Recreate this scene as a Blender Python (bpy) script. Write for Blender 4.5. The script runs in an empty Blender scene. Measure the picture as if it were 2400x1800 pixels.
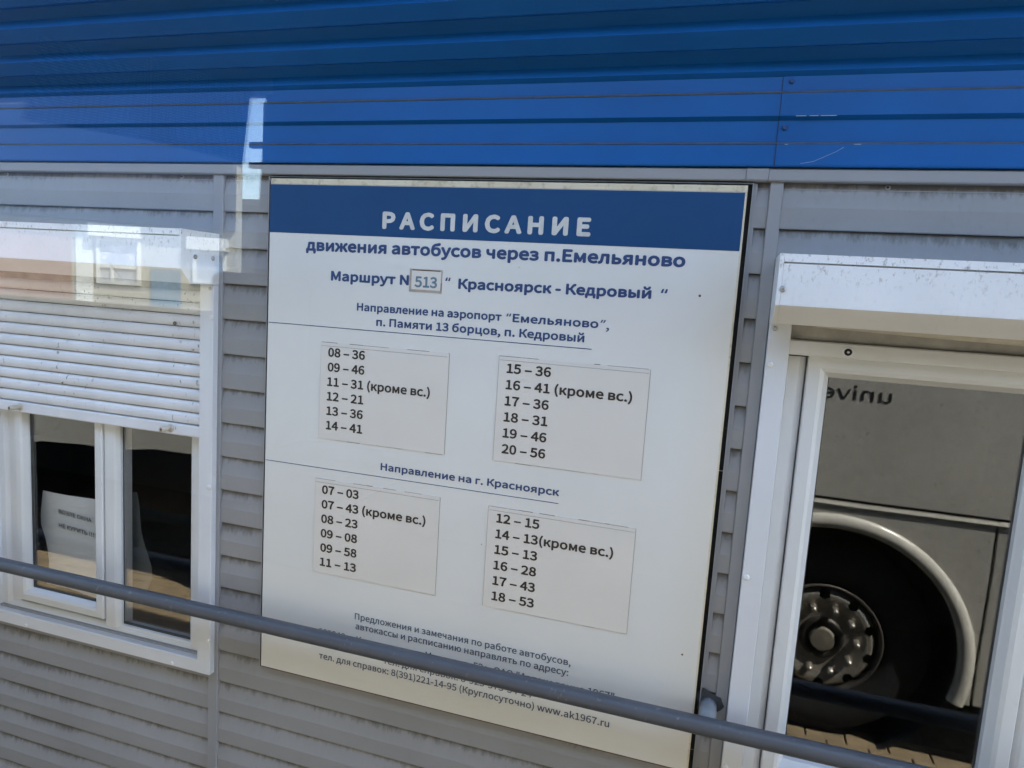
import bpy, bmesh, math, random
from mathutils import Matrix, Vector
random.seed(7)
S = bpy.context.scene
COL = S.collection

# ------------------------------------------------------------ camera, sky, sun, exposure
cam_d = bpy.data.cameras.new("camera")
cam = bpy.data.objects.new("camera", cam_d); COL.objects.link(cam)
right = Vector((0.95339, 0.29493, 0.06373)); up = Vector((-0.09715, 0.10007, 0.99023)); back = -Vector((-0.28567, 0.95026, -0.12406))
m = Matrix((right, up, back)).transposed().to_4x4(); m.translation = Vector((0, -1.90, 2.20))
cam.matrix_world = m
cam_d.lens = 24.569; cam_d.sensor_width = 36; cam_d.clip_start = 0.01; cam_d.clip_end = 900
S.camera = cam
SUN_EL, SUN_AZ = math.radians(51), math.radians(73)      # azimuth from +y (behind the kiosk) towards +x
w = bpy.data.worlds.new("World"); S.world = w; w.use_nodes = True
nt = w.node_tree; nt.nodes.clear()
sky = nt.nodes.new("ShaderNodeTexSky"); sky.sky_type = 'NISHITA'; sky.sun_disc = False
sky.sun_elevation = SUN_EL; sky.sun_rotation = SUN_AZ; sky.dust_density = 1.0; sky.air_density = 1.0
bg = nt.nodes.new("ShaderNodeBackground"); bg.inputs[1].default_value = 0.14
wo = nt.nodes.new("ShaderNodeOutputWorld")
nt.links.new(sky.outputs[0], bg.inputs[0]); nt.links.new(bg.outputs[0], wo.inputs[0])
sd = bpy.data.lights.new("sun", 'SUN'); sd.energy = 3.0; sd.angle = math.radians(0.5); sd.color = (1, 0.95, 0.89)
sun = bpy.data.objects.new("sun", sd); COL.objects.link(sun)
tosun = Vector((math.sin(SUN_AZ) * math.cos(SUN_EL), math.cos(SUN_AZ) * math.cos(SUN_EL), math.sin(SUN_EL)))
sun.rotation_euler = tosun.to_track_quat('Z', 'Y').to_euler()
sun.location = tosun * 30
S.view_settings.view_transform = 'Standard'; S.view_settings.look = 'None'
S.view_settings.exposure = 3.2; S.view_settings.gamma = 1; S.view_settings.use_curve_mapping = False
S.cycles.max_bounces = 10; S.cycles.diffuse_bounces = 5; S.cycles.glossy_bounces = 5; S.cycles.transparent_max_bounces = 16
S.cycles.caustics_reflective = False; S.cycles.caustics_refractive = False; S.cycles.sample_clamp_indirect = 6

# ------------------------------------------------------------ materials
def nodes(name):
    mt = bpy.data.materials.new(name); mt.use_nodes = True
    t = mt.node_tree; b = t.nodes["Principled BSDF"]
    return mt, t, b
def nd(t, kind, **kw):
    n = t.nodes.new(kind)
    for k, v in kw.items():
        if k.startswith('i_'):
            n.inputs[int(k[2:])].default_value = v
        else: setattr(n, k, v)
    return n
def ramp(t, src, a, b, ca=(0, 0, 0, 1), cb=(1, 1, 1, 1)):
    r = t.nodes.new("ShaderNodeValToRGB"); r.color_ramp.elements[0].position = a; r.color_ramp.elements[1].position = b
    r.color_ramp.elements[0].color = ca; r.color_ramp.elements[1].color = cb
    t.links.new(src, r.inputs[0]); return r.outputs[0]
def math_(t, op, a, b=None):
    n = t.nodes.new("ShaderNodeMath"); n.operation = op
    for i, v in enumerate((a, b)):
        if v is None: continue
        if isinstance(v, (int, float)): n.inputs[i].default_value = v
        else: t.links.new(v, n.inputs[i])
    return n.outputs[0]
def mix(t, fac, a, b):
    n = t.nodes.new("ShaderNodeMix"); n.data_type = 'RGBA'
    for s, v in ((0, fac), (6, a), (7, b)):
        if isinstance(v, (int, float)): n.inputs[s].default_value = v
        elif isinstance(v, tuple): n.inputs[s].default_value = v
        else: t.links.new(v, n.inputs[s])
    return n.outputs[2]
def coord(t, kind='Position', scale=(1, 1, 1), loc=(0, 0, 0)):
    if kind == 'Position': o = t.nodes.new("ShaderNodeNewGeometry").outputs['Position']
    else: o = t.nodes.new("ShaderNodeTexCoord").outputs[kind]
    mp = nd(t, "ShaderNodeMapping"); mp.inputs['Scale'].default_value = scale; mp.inputs['Location'].default_value = loc
    t.links.new(o, mp.inputs[0]); return mp.outputs[0]
def noise(t, vec, scale, detail=4, rough=.55):
    n = nd(t, "ShaderNodeTexNoise"); n.inputs['Scale'].default_value = scale; n.inputs['Detail'].default_value = detail; n.inputs['Roughness'].default_value = rough
    t.links.new(vec, n.inputs['Vector']); return n.outputs[0]
def c4(c): return (c[0], c[1], c[2], 1)
def dark(c, k): return (c[0] * k, c[1] * k, c[2] * k, 1)
def M(name, col, rough=.5, metal=0., var=.08, scale=6, bump=0., bscale=60, spec=.5, specks=0., speck_col=(.12, .1, .07), coat=0.):
    mt, t, b = nodes(name)
    v = coord(t)
    n1 = noise(t, v, scale)
    c = mix(t, ramp(t, n1, .3, .7), dark(col, 1 - var), dark(col, 1 + var * .6))
    if specks:
        v2 = coord(t, scale=(1, 1, .45))
        s1 = ramp(t, noise(t, v2, 75, 2, .6), .66 - .05 * specks, .70 - .05 * specks)
        s2 = ramp(t, noise(t, v, 4, 3), .42, .62)
        c = mix(t, math_(t, 'MULTIPLY', math_(t, 'MULTIPLY', s1, s2), .75), c, c4(speck_col))
    t.links.new(c, b.inputs['Base Color'])
    r = ramp(t, noise(t, v, scale * 3), .3, .7, (rough * .85,) * 3 + (1,), (min(1, rough * 1.15),) * 3 + (1,))
    t.links.new(r, b.inputs['Roughness'])
    b.inputs['Metallic'].default_value = metal; b.inputs['Specular IOR Level'].default_value = spec
    b.inputs['Coat Weight'].default_value = coat
    if bump:
        bp = nd(t, "ShaderNodeBump"); bp.inputs['Strength'].default_value = bump; bp.inputs['Distance'].default_value = .01
        t.links.new(noise(t, v, bscale, 3), bp.inputs['Height']); t.links.new(bp.outputs[0], b.inputs['Normal'])
    return mt

def siding_mat():
    mt, t, b = nodes("grey_siding_paint")
    base = (.30, .298, .298)
    v = coord(t)
    c = mix(t, ramp(t, noise(t, v, 3), .3, .7), dark(base, .93), dark(base, 1.05))
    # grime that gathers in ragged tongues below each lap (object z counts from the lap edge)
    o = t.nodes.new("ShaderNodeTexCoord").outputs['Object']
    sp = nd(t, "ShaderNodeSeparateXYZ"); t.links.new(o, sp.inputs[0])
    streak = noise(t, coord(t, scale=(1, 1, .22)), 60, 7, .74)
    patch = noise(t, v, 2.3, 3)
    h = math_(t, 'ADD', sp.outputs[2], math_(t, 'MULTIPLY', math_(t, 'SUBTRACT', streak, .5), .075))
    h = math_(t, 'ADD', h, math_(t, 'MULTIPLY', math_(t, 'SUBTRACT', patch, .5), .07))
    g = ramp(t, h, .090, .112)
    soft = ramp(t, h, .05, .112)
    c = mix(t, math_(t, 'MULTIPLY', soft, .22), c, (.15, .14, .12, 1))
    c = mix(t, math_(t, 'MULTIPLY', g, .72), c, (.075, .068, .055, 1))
    fine = ramp(t, noise(t, coord(t, scale=(1, 1, .5)), 90, 3, .7), .6, .78)
    c = mix(t, math_(t, 'MULTIPLY', fine, .22), c, (.12, .115, .10, 1))
    t.links.new(c, b.inputs['Base Color']); b.inputs['Roughness'].default_value = .52
    b.inputs['Specular IOR Level'].default_value = .35
    bp = nd(t, "ShaderNodeBump"); bp.inputs['Strength'].default_value = .12; bp.inputs['Distance'].default_value = .004
    t.links.new(noise(t, v, 9, 2), bp.inputs['Height']); t.links.new(bp.outputs[0], b.inputs['Normal'])
    return mt

def box_mat():
    mt, t, b = nodes("shutter_box_white")
    v = coord(t)
    c = mix(t, ramp(t, noise(t, v, 5), .3, .7), (.74, .75, .76, 1), (.82, .83, .84, 1))
    gz = nd(t, "ShaderNodeSeparateXYZ"); t.links.new(v, gz.inputs[0])
    near = ramp(t, gz.outputs[2], 2.255 / 3, 2.335 / 3)
    z = math_(t, 'DIVIDE', gz.outputs[2], 3.0)
    near = ramp(t, z, 2.25 / 3, 2.33 / 3)
    hairs = ramp(t, noise(t, coord(t, scale=(1, 1, .6)), 105, 6, .76), .55, .66)
    k = math_(t, 'MULTIPLY', hairs, math_(t, 'ADD', math_(t, 'MULTIPLY', near, .7), .10))
    c = mix(t, k, c, (.18, .15, .11, 1))
    # brown runs on the underside
    run = ramp(t, noise(t, coord(t, scale=(1, .1, .1)), 9, 5, .7), .60, .66)
    low = ramp(t, z, 2.212 / 3, 2.226 / 3, (1, 1, 1, 1), (0, 0, 0, 1))
    c = mix(t, math_(t, 'MULTIPLY', math_(t, 'MULTIPLY', run, low), .4), c, (.30, .25, .17, 1))
    c = mix(t, math_(t, 'MULTIPLY', low, .30), c, (.50, .44, .33, 1))  # even beige tint paints warm light bounced from the ground onto the underside
    t.links.new(c, b.inputs['Base Color']); b.inputs['Roughness'].default_value = .38
    return mt

def board_mat():
    mt, t, b = nodes("signboard_face")
    v = coord(t)
    sp = nd(t, "ShaderNodeSeparateXYZ"); t.links.new(v, sp.inputs[0])
    white = mix(t, ramp(t, noise(t, v, 2.2), .3, .7), (.675, .67, .635, 1), (.725, .715, .68, 1))
    # warm ground bounce painted in towards the lower edge; right edge yellower
    yl = ramp(t, math_(t, 'DIVIDE', sp.outputs[2], 3.0), .31, .42, (1, 1, 1, 1), (0, 0, 0, 1))
    yl = math_(t, 'MULTIPLY', yl, ramp(t, noise(t, v, 1.6), .3, .6, (.6, .6, .6, 1), (1, 1, 1, 1)))
    yr = ramp(t, sp.outputs[0], -.12 + 0, .01)
    xs = math_(t, 'ADD', sp.outputs[0], .5)
    yr = ramp(t, xs, .40, .515)
    white = mix(t, math_(t, 'MULTIPLY', yl, .32), white, (.66, .61, .49, 1))
    white = mix(t, math_(t, 'MULTIPLY', yr, .30), white, (.66, .58, .44, 1))
    # hair-thin dirt scratches near the top
    sc = ramp(t, noise(t, coord(t, scale=(1, 1, .6)), 55, 6, .75), .60, .70)
    tp = ramp(t, math_(t, 'DIVIDE', sp.outputs[2], 3.0), .70, .84)
    white = mix(t, math_(t, 'MULTIPLY', math_(t, 'MULTIPLY', sc, tp), .30), white, (.30, .25, .17, 1))
    t.links.new(white, b.inputs['Base Color']); b.inputs['Roughness'].default_value = .30
    return mt

def cream_mat():
    mt, t, b = nodes("cream_stained_edge")
    v = coord(t)
    s = ramp(t, noise(t, v, 38, 6, .75), .52, .68)
    c = mix(t, ramp(t, noise(t, v, 8), .3, .7), (.62, .54, .38, 1), (.70, .63, .48, 1))
    c = mix(t, math_(t, 'MULTIPLY', s, .6), c, (.24, .18, .11, 1))
    t.links.new(c, b.inputs['Base Color']); b.inputs['Roughness'].default_value = .5
    return mt

def blue_mat():
    mt, t, b = nodes("blue_profiled_sheet")
    v = coord(t)
    base = (.0042, .098, .335)
    c = mix(t, ramp(t, noise(t, v, 2.5), .3, .7), dark(base, .9), dark(base, 1.12))
    sp = nd(t, "ShaderNodeSeparateXYZ"); t.links.new(v, sp.inputs[0])
    # pale scratches
    sc = ramp(t, noise(t, coord(t, scale=(.25, 1, 4)), 30, 5, .75), .735, .745)
    c = mix(t, math_(t, 'MULTIPLY', sc, .35), c, (.40, .45, .52, 1))
    t.links.new(c, b.inputs['Base Color']); b.inputs['Roughness'].default_value = .40
    b.inputs['Specular IOR Level'].default_value = .25
    bp = nd(t, "ShaderNodeBump"); bp.inputs['Strength'].default_value = .25; bp.inputs['Distance'].default_value = .006
    t.links.new(noise(t, coord(t, scale=(.6, 1, 1)), 5, 2), bp.inputs['Height']); t.links.new(bp.outputs[0], b.inputs['Normal'])
    return mt

def glass_mat(name, k=1.8, tint=(1, 1, 1), rough=0., wave=0.):
    mt = bpy.data.materials.new(name); mt.use_nodes = True
    t = mt.node_tree; t.nodes.clear()
    out = t.nodes.new("ShaderNodeOutputMaterial")
    tr = t.nodes.new("ShaderNodeBsdfTransparent"); tr.inputs[0].default_value = c4(tint)
    gl = t.nodes.new("ShaderNodeBsdfGlossy"); gl.inputs['Roughness'].default_value = rough
    ge = t.nodes.new("ShaderNodeNewGeometry")
    dt = t.nodes.new("ShaderNodeVectorMath"); dt.operation = 'DOT_PRODUCT'
    t.links.new(ge.outputs['Normal'], dt.inputs[0]); t.links.new(ge.outputs['Incoming'], dt.inputs[1])
    c = math_(t, 'SUBTRACT', 1.0, math_(t, 'ABSOLUTE', dt.outputs['Value']))
    sch = math_(t, 'ADD', math_(t, 'MULTIPLY', math_(t, 'POWER', c, 5.0), .96), .04)      # reflection of one glass surface
    f = t.nodes.new("ShaderNodeMath"); f.operation = 'MULTIPLY'; f.use_clamp = True; f.inputs[1].default_value = k
    t.links.new(sch, f.inputs[0])
    mx = t.nodes.new("ShaderNodeMixShader")
    t.links.new(f.outputs[0], mx.inputs[0]); t.links.new(tr.outputs[0], mx.inputs[1]); t.links.new(gl.outputs[0], mx.inputs[2])
    t.links.new(mx.outputs[0], out.inputs[0])
    if wave:
        bp = nd(t, "ShaderNodeBump"); bp.inputs['Strength'].default_value = wave; bp.inputs['Distance'].default_value = .002
        t.links.new(noise(t, coord(t), 3.5, 1), bp.inputs['Height']); t.links.new(bp.outputs[0], gl.inputs['Normal'])
    return mt

def blind_mat():
    mt, t, b = nodes("perforated_blind_fabric")
    o = coord(t, 'UV', scale=(110, 75, 1))
    vo = nd(t, "ShaderNodeTexVoronoi"); vo.inputs['Scale'].default_value = 1.0; vo.inputs['Randomness'].default_value = 0.0
    t.links.new(o, vo.inputs['Vector'])
    d = ramp(t, vo.outputs['Distance'], .22, .28)
    c = mix(t, d, (.85, .88, .9, 1), (.20, .22, .24, 1))
    t.links.new(c, b.inputs['Base Color']); b.inputs['Roughness'].default_value = .8
    return mt

def paver_mat():
    mt, t, b = nodes("sand_coloured_paver")
    v = coord(t)
    oi = t.nodes.new("ShaderNodeObjectInfo").outputs['Random']
    c = mix(t, ramp(t, noise(t, v, 14, 5), .3, .7), (.13, .098, .052, 1), (.215, .163, .09, 1))
    c = mix(t, math_(t, 'MULTIPLY', oi, .35), c, (.22, .16, .10, 1))
    c = mix(t, math_(t, 'MULTIPLY', ramp(t, noise(t, v, 3, 4), .5, .7), .5), c, (.10, .08, .05, 1))
    t.links.new(c, b.inputs['Base Color']); b.inputs['Roughness'].default_value = .85
    bp = nd(t, "ShaderNodeBump"); bp.inputs['Strength'].default_value = .3; bp.inputs['Distance'].default_value = .004
    t.links.new(noise(t, v, 120, 3), bp.inputs['Height']); t.links.new(bp.outputs[0], b.inputs['Normal'])
    return mt

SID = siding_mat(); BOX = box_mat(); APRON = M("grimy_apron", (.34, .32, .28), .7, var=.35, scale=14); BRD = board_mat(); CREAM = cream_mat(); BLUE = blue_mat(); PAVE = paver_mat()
TRIM = M("grey_trim_paint", (.29, .292, .30), .45, var=.06, scale=2.5)
PVC = M("white_pvc", (.68, .685, .68), .35, var=.05, scale=4)
GUIDE = M("white_painted_aluminium", (.68, .69, .71), .35, var=.05, scale=3)
SLAT = M("shutter_slat_white", (.68, .68, .69), .42, var=.08, scale=9, specks=.05)
DUST = M("dirty_ledge", (.13, .13, .12), .8, var=.25, scale=40)
BLACK = M("black_gap", (.012, .011, .01), .8, var=.2)
GASKET = M("dark_rubber_gasket", (.03, .035, .035), .6)
RUST = M("rusty_edge", (.13, .065, .03), .85, var=.4, scale=30)
RAIL = M("grey_painted_steel_tube", (.075, .082, .095), .42, var=.14, scale=7, bump=.2, bscale=25, specks=.35, speck_col=(.20, .21, .21))
PRINT_BLUE = M("printed_blue", (.006, .056, .165), .55, var=.05, spec=.3)
PRINT_WHITE = M("printed_white", (.60, .60, .57), .4, var=.12, scale=40)
INK_BLUE = M("blue_ink", (.022, .058, .17), .45, var=.15, scale=30)
INK_PALE = M("faded_blue_grey_ink", (.055, .085, .135), .5, var=.1)
INK_FADE = M("faded_teal_ink", (.13, .21, .27), .5, var=.15, scale=40)
INK = M("black_ink", (.028, .022, .02), .5, var=.25, scale=40)
PAPER = M("laminated_paper", (.70, .662, .605), .36, var=.03, scale=5)
PAPER_W = M("white_office_paper", (.84, .86, .87), .7, var=.05)
FILM = M("grey_plastic_sleeve", (.14, .15, .145), .4, var=.15, scale=10)
GRIME = M("edge_grime_line", (.20, .17, .14), .8, var=.4, scale=60)
SCREW = M("zinc_screw", (.45, .45, .44), .35, metal=.8)
SCREWD = M("rusty_screw", (.14, .12, .10), .6, metal=.4)
CAPM = M("white_plastic_cap", (.74, .74, .73), .3)
STOPM = M("yellowed_plastic_stop", (.55, .50, .40), .5, var=.15, scale=40)
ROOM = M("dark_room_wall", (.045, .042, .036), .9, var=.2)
BUSP = M("bus_body_silver_beige_paint", (.50, .485, .42), .28, var=.12, scale=1.6, coat=.3, specks=.2)
BUSD = M("bus_dark_trim", (.02, .02, .02), .4)
BUSI = M("bus_interior_dark_plastic", (.035, .04, .05), .8)
SEATM = M("bus_seat_fabric", (.04, .05, .10), .9, var=.3, scale=30)
TYRE = M("tyre_rubber", (.010, .010, .0095), .85, bump=.3, bscale=50)
RIMD = M("dirty_rim_flange", (.10, .09, .075), .5, metal=.5, var=.2, scale=20)
RIM = M("steel_rim_silver", (.42, .39, .33), .30, metal=.6, var=.15, scale=20)
DUSTY = M("dusty_hub_cap", (.20, .18, .14), .6, var=.2, scale=20)
HUB = M("greasy_hub", (.035, .03, .024), .5, metal=.4)
ROOFM = M("dark_bitumen", (.06, .06, .06), .9)
OPB = M("opposite_beige_cladding", (.40, .375, .30), .6, var=.06)
OPW = M("opposite_white_frame", (.80, .79, .72), .5)
OPG = M("opposite_window_film", (.42, .45, .50), .4)
OPBL = M("opposite_blue_panel", (.07, .22, .36), .5)
OPR = M("opposite_red_brown_panel", (.30, .15, .11), .6)
OPWHITE = M("opposite_poster_print", (.85, .82, .80), .6)
ASPH = M("asphalt", (.055, .053, .05), .95, var=.2, scale=12, bump=.4, bscale=150)
BLIND = blind_mat()
KGLASS = glass_mat("kiosk_mirror_film_glazing", 2.35, (.98, .985, .98), wave=.12)
BGLASS = glass_mat("bus_side_glass", 1.5, (.98, .985, .98))
TGLASS = glass_mat("bus_tinted_glass", 1.0, (.52, .56, .56))
FGLASS = glass_mat("bus_far_side_glass", 1.0, (.93, .95, .95))

# ------------------------------------------------------------ mesh helpers
def link(o, parent=None):
    COL.objects.link(o)
    if parent: o.parent = parent
    return o
def meshobj(name, verts, faces, mat, parent=None, loc=(0, 0, 0), smooth=False):
    me = bpy.data.meshes.new(name); me.from_pydata([tuple(v) for v in verts], [], faces); me.update()
    bm = bmesh.new(); bm.from_mesh(me); bmesh.ops.recalc_face_normals(bm, faces=bm.faces); bm.to_mesh(me); bm.free()
    me.materials.append(mat)
    if smooth:
        for p in me.polygons: p.use_smooth = True
    o = bpy.data.objects.new(name, me); o.location = loc
    return link(o, parent)
class MB:
    def __init__(s): s.v = []; s.f = []
    def box(s, x0, x1, y0, y1, z0, z1):
        n = len(s.v)
        s.v += [(x, y, z) for x in (x0, x1) for y in (y0, y1) for z in (z0, z1)]
        s.f += [tuple(n + i for i in q) for q in ((0, 1, 3, 2), (4, 6, 7, 5), (0, 4, 5, 1), (2, 3, 7, 6), (0, 2, 6, 4), (1, 5, 7, 3))]
        return s
    def prism_x(s, prof, x0, x1):            # closed profile [(y, z)] extruded along x
        n = len(s.v); k = len(prof)
        s.v += [(x0, y, z) for y, z in prof] + [(x1, y, z) for y, z in prof]
        s.f += [(n + i, n + (i + 1) % k, n + k + (i + 1) % k, n + k + i) for i in range(k)]
        s.f += [tuple(n + i for i in range(k))[::-1], tuple(n + k + i for i in range(k))]
        return s
    def prism_z(s, prof, z0, z1):
        n = len(s.v); k = len(prof)
        s.v += [(x, y, z0) for x, y in prof] + [(x, y, z1) for x, y in prof]
        s.f += [(n + i, n + (i + 1) % k, n + k + (i + 1) % k, n + k + i) for i in range(k)]
        s.f += [tuple(n + i for i in range(k)), tuple(n + k + i for i in range(k))[::-1]]
        return s
    def prism_y(s, prof, y0, y1):            # closed profile [(x, z)] extruded along y
        n = len(s.v); k = len(prof)
        s.v += [(x, y0, z) for x, z in prof] + [(x, y1, z) for x, z in prof]
        s.f += [(n + i, n + (i + 1) % k, n + k + (i + 1) % k, n + k + i) for i in range(k)]
        s.f += [tuple(n + i for i in range(k)), tuple(n + k + i for i in range(k))[::-1]]
        return s
    def sheet_x(s, prof, x0, x1):            # open profile
        n = len(s.v); k = len(prof)
        s.v += [(x0, y, z) for y, z in prof] + [(x1, y, z) for y, z in prof]
        s.f += [(n + i, n + i + 1, n + k + i + 1, n + k + i) for i in range(k - 1)]
        return s
    def lathe_y(s, prof, cx, cz, seg=32, a0=0, a1=2 * math.pi, closed=True):   # profile [(r, y)] round the y axis through (cx, cz)
        n = len(s.v); k = len(prof); m_ = seg if closed else seg + 1
        for j in range(m_):
            a = a0 + (a1 - a0) * j / seg
            s.v += [(cx + r * math.cos(a), y, cz + r * math.sin(a)) for r, y in prof]
        for j in range(seg):
            j2 = (j + 1) % m_
            s.f += [(n + j * k + i, n + j * k + i + 1, n + j2 * k + i + 1, n + j2 * k + i) for i in range(k - 1)]
        return s
    def frame(s, x0, x1, z0, z1, prof):      # rectangular mitred frame, profile [(inset, y)]
        n = len(s.v); k = len(prof)
        for ins, y in prof:
            s.v += [(x0 + ins, y, z0 + ins), (x1 - ins, y, z0 + ins), (x1 - ins, y, z1 - ins), (x0 + ins, y, z1 - ins)]
        for i in range(k - 1):
            s.f += [(n + 4 * i + j, n + 4 * i + (j + 1) % 4, n + 4 * i + 4 + (j + 1) % 4, n + 4 * i + 4 + j) for j in range(4)]
        return s
    def build(s, name, mat, parent=None, loc=(0, 0, 0), smooth=False, bevel=0.):
        o = meshobj(name, s.v, s.f, mat, parent, loc, smooth)
        if bevel:
            b = o.modifiers.new("bevel", 'BEVEL'); b.width = bevel; b.segments = 2; b.limit_method = 'ANGLE'; b.angle_limit = math.radians(35)
        return o
def empty(name, loc, label, cat, group=None):
    o = bpy.data.objects.new(name, None); o.location = loc; link(o); o.empty_display_size = .1
    o['label'] = label; o['category'] = cat
    if group: o['group'] = group
    bpy.context.view_layer.update()
    return o
def adopt(parent):                            # children were built in world coordinates
    inv = Matrix.Translation(-Vector(parent.location))
    for c in [c for c in parent.children]: c.matrix_parent_inverse = inv
def tag(o, label, cat, group=None):
    o['label'] = label; o['category'] = cat
    if group: o['group'] = group
    return o
def tube(path, r, seg=16, cap=True):
    v = []; f = []; n = len(path)
    for i, p in enumerate(path):
        p = Vector(p); d = (Vector(path[min(i + 1, n - 1)]) - Vector(path[max(i - 1, 0)])).normalized()
        a = d.cross(Vector((0, 0, 1)))
        if a.length < .1: a = d.cross(Vector((1, 0, 0)))
        a.normalize(); b = d.cross(a)
        v += [tuple(p + r * (math.cos(2 * math.pi * j / seg) * a + math.sin(2 * math.pi * j / seg) * b)) for j in range(seg)]
    for i in range(n - 1):
        f += [(i * seg + j, i * seg + (j + 1) % seg, (i + 1) * seg + (j + 1) % seg, (i + 1) * seg + j) for j in range(seg)]
    if cap: f += [tuple(range(seg)), tuple(range((n - 1) * seg, n * seg))[::-1]]
    return v, f

# ------------------------------------------------------------ lettering
_cache = {}
import os
FONT = None
try:
    fp = os.path.join(bpy.utils.system_resource('DATAFILES'), "fonts", "Noto Sans CJK Regular.woff2")   # ships with Blender
    if os.path.exists(fp): FONT = bpy.data.fonts.load(fp)
except Exception: FONT = None
def text_mesh(s):
    cu = bpy.data.curves.new("t", 'FONT'); cu.body = s; cu.size = 1; cu.resolution_u = 3; cu.fill_mode = 'FRONT'
    if FONT: cu.font = FONT
    ob = bpy.data.objects.new("t", cu); COL.objects.link(ob)
    dg = bpy.context.evaluated_depsgraph_get(); dg.update()
    me = bpy.data.meshes.new_from_object(ob.evaluated_get(dg))
    bpy.data.objects.remove(ob); bpy.data.curves.remove(cu)
    return me
def cap_h(ch):
    if ch not in _cache:
        me = text_mesh(ch); _cache[ch] = max(v.co.y for v in me.vertices); bpy.data.meshes.remove(me)
    return _cache[ch]
def quote(x, z, h, y, mat, parent, close=False):
    """a pair of slanted quotation strokes standing on z"""
    for q in (0, 1):
        a = x + q * h * .92; t1, t2 = (.58, .42) if close else (.42, .58)
        v = [(a, z), (a + h * t2, z), (a + h * .40 + h * t1, z + h), (a + h * .40, z + h)]
        meshobj("quotation_mark", [(p[0], y, p[1]) for p in v], [(0, 1, 2, 3)], mat, parent)
def text(s, x0, x1, z, cap, y, mat, parent, bold=0.0, shear=0., name='lettering', dz=0., ref='Н', flip=1):
    """one printed line fitted between x0 and x1; bold = stroke gain in ems, built from thin offset layers"""
    me = text_mesh(s)
    co = [v.co.copy() for v in me.vertices]; fs = [tuple(p.vertices) for p in me.polygons]; bpy.data.meshes.remove(me)
    a = min(c.x for c in co); b = max(c.x for c in co)
    kz = (cap - 2 * bold * cap) / cap_h(ref); sx = 1 if x1 > x0 else -1
    e = bold * cap; X0 = x0 + sx * e; X1 = x1 - sx * e
    offs = [(0, 0)] if not bold else [(e * math.cos(q * math.pi / 4), e * math.sin(q * math.pi / 4)) for q in range(8)]
    V = []; F = []
    for q, (ox, oz) in enumerate(offs):
        n = len(V); yy = y - flip * q * .00002
        for c in co:
            fx = (c.x - a) / (b - a)
            V.append((X0 + (X1 - X0) * fx + ox + shear * c.y * kz, yy, z + e + c.y * kz + oz + dz * fx))
        F += [tuple(n + i for i in f) for f in fs]
    o = meshobj(name, V, F, mat, parent)
    return o

# ------------------------------------------------------------ ground and sky-side setting
g = MB().box(-300, 300, -300, 300, -.4, -.062).build("ground", ASPH); g['kind'] = 'structure'
pav = MB().box(-9, 8, -3.0, 0.0, -.06, -.004).build("pavement", M("mortar_bed", (.07, .055, .04), .95)); pav['kind'] = 'structure'
# pavers: laid in running bond, the ones mirrored in the two windows as single stones
def paver_mesh():
    w_, d_, h_ = .0965, .0480, .022
    b = .004
    v = []
    for z, k in ((-h_, 0), (-b, 0), (0, b)):
        v += [(-w_ + k, -d_ + k, z), (w_ - k, -d_ + k, z), (w_ - k, d_ - k, z), (-w_ + k, d_ - k, z)]
    f = [(0, 1, 5, 4), (1, 2, 6, 5), (2, 3, 7, 6), (3, 0, 4, 7), (4, 5, 9, 8), (5, 6, 10, 9), (6, 7, 11, 10), (7, 4, 8, 11), (8, 9, 10, 11)]
    return v, f
pv, pf = paver_mesh()
pme = bpy.data.meshes.new("paver"); pme.from_pydata(pv, [], pf); pme.update(); pme.materials.append(PAVE)
rest = MB(); single = 0
for j in range(30):
    y = -2.95 + .1 * j
    for i in range(-45, 40):
        x = i * .2 + (.1 if j % 2 else 0)
        z = .017 + random.uniform(-.002, .002)
        if y > -.02: continue
        vis = (.35 < x < 1.55 and -1.75 < y < -1.0) or (-4.0 < x < -2.9 and -1.75 < y < -.95)
        if vis:
            o = bpy.data.objects.new("paver", pme); o.location = (x, y, z); o.rotation_euler = (random.uniform(-.01, .01), random.uniform(-.01, .01), random.uniform(-.01, .01))
            link(o, pav); single += 1
        else:
            n = len(rest.v); rest.v += [(a + x, b + y, c + z) for a, b, c in pv]; rest.f += [tuple(n + q for q in ff) for ff in pf]
ro = rest.build("paving_stones", PAVE, pav); ro['kind'] = 'stuff'

# ------------------------------------------------------------ the kiosk building
KX0, KX1 = -6.4, 5.2
kiosk = empty("kiosk", (-.5, 1.6, 0), "grey sided ticket kiosk with a blue ribbed canopy sheet above its white framed windows", "kiosk")
WL = (-2.60, -1.60)       # rough openings, left and right window
WR = (.115, 1.50)
ZB, ZT = .875, 2.30
core = MB()
for a, b in ((KX0, WL[0]), (WL[1], WR[0]), (WR[1], KX1)): core.box(a, b, .006, .14, ZB, ZT)
core.box(KX0, KX1, .006, .14, 0, ZB); core.box(KX0, KX1, .006, .14, ZT, 3.68)
core.box(KX0, KX0 + .12, .14, 3.2, 0, 3.68); core.box(KX1 - .12, KX1, .14, 3.2, 0, 3.68)
core.box(KX0, KX1, 3.2, 3.32, 0, 3.68)
core.build("wall", M("kiosk_wall_core", (.16, .165, .17), .7), kiosk)
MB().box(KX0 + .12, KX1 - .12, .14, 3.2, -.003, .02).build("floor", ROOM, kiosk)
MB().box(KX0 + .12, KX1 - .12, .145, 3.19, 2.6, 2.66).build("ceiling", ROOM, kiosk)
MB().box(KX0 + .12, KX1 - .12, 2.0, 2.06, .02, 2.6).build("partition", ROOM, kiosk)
MB().box(KX0 - .1, KX1 + .1, -.66, 3.45, 3.68, 3.80).build("roof", ROOFM, kiosk)
MB().box(KX0 - .1, KX1 + .1, -.64, -.60, 3.20, 3.68).build("fascia_board", BLUE, kiosk)

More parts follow.
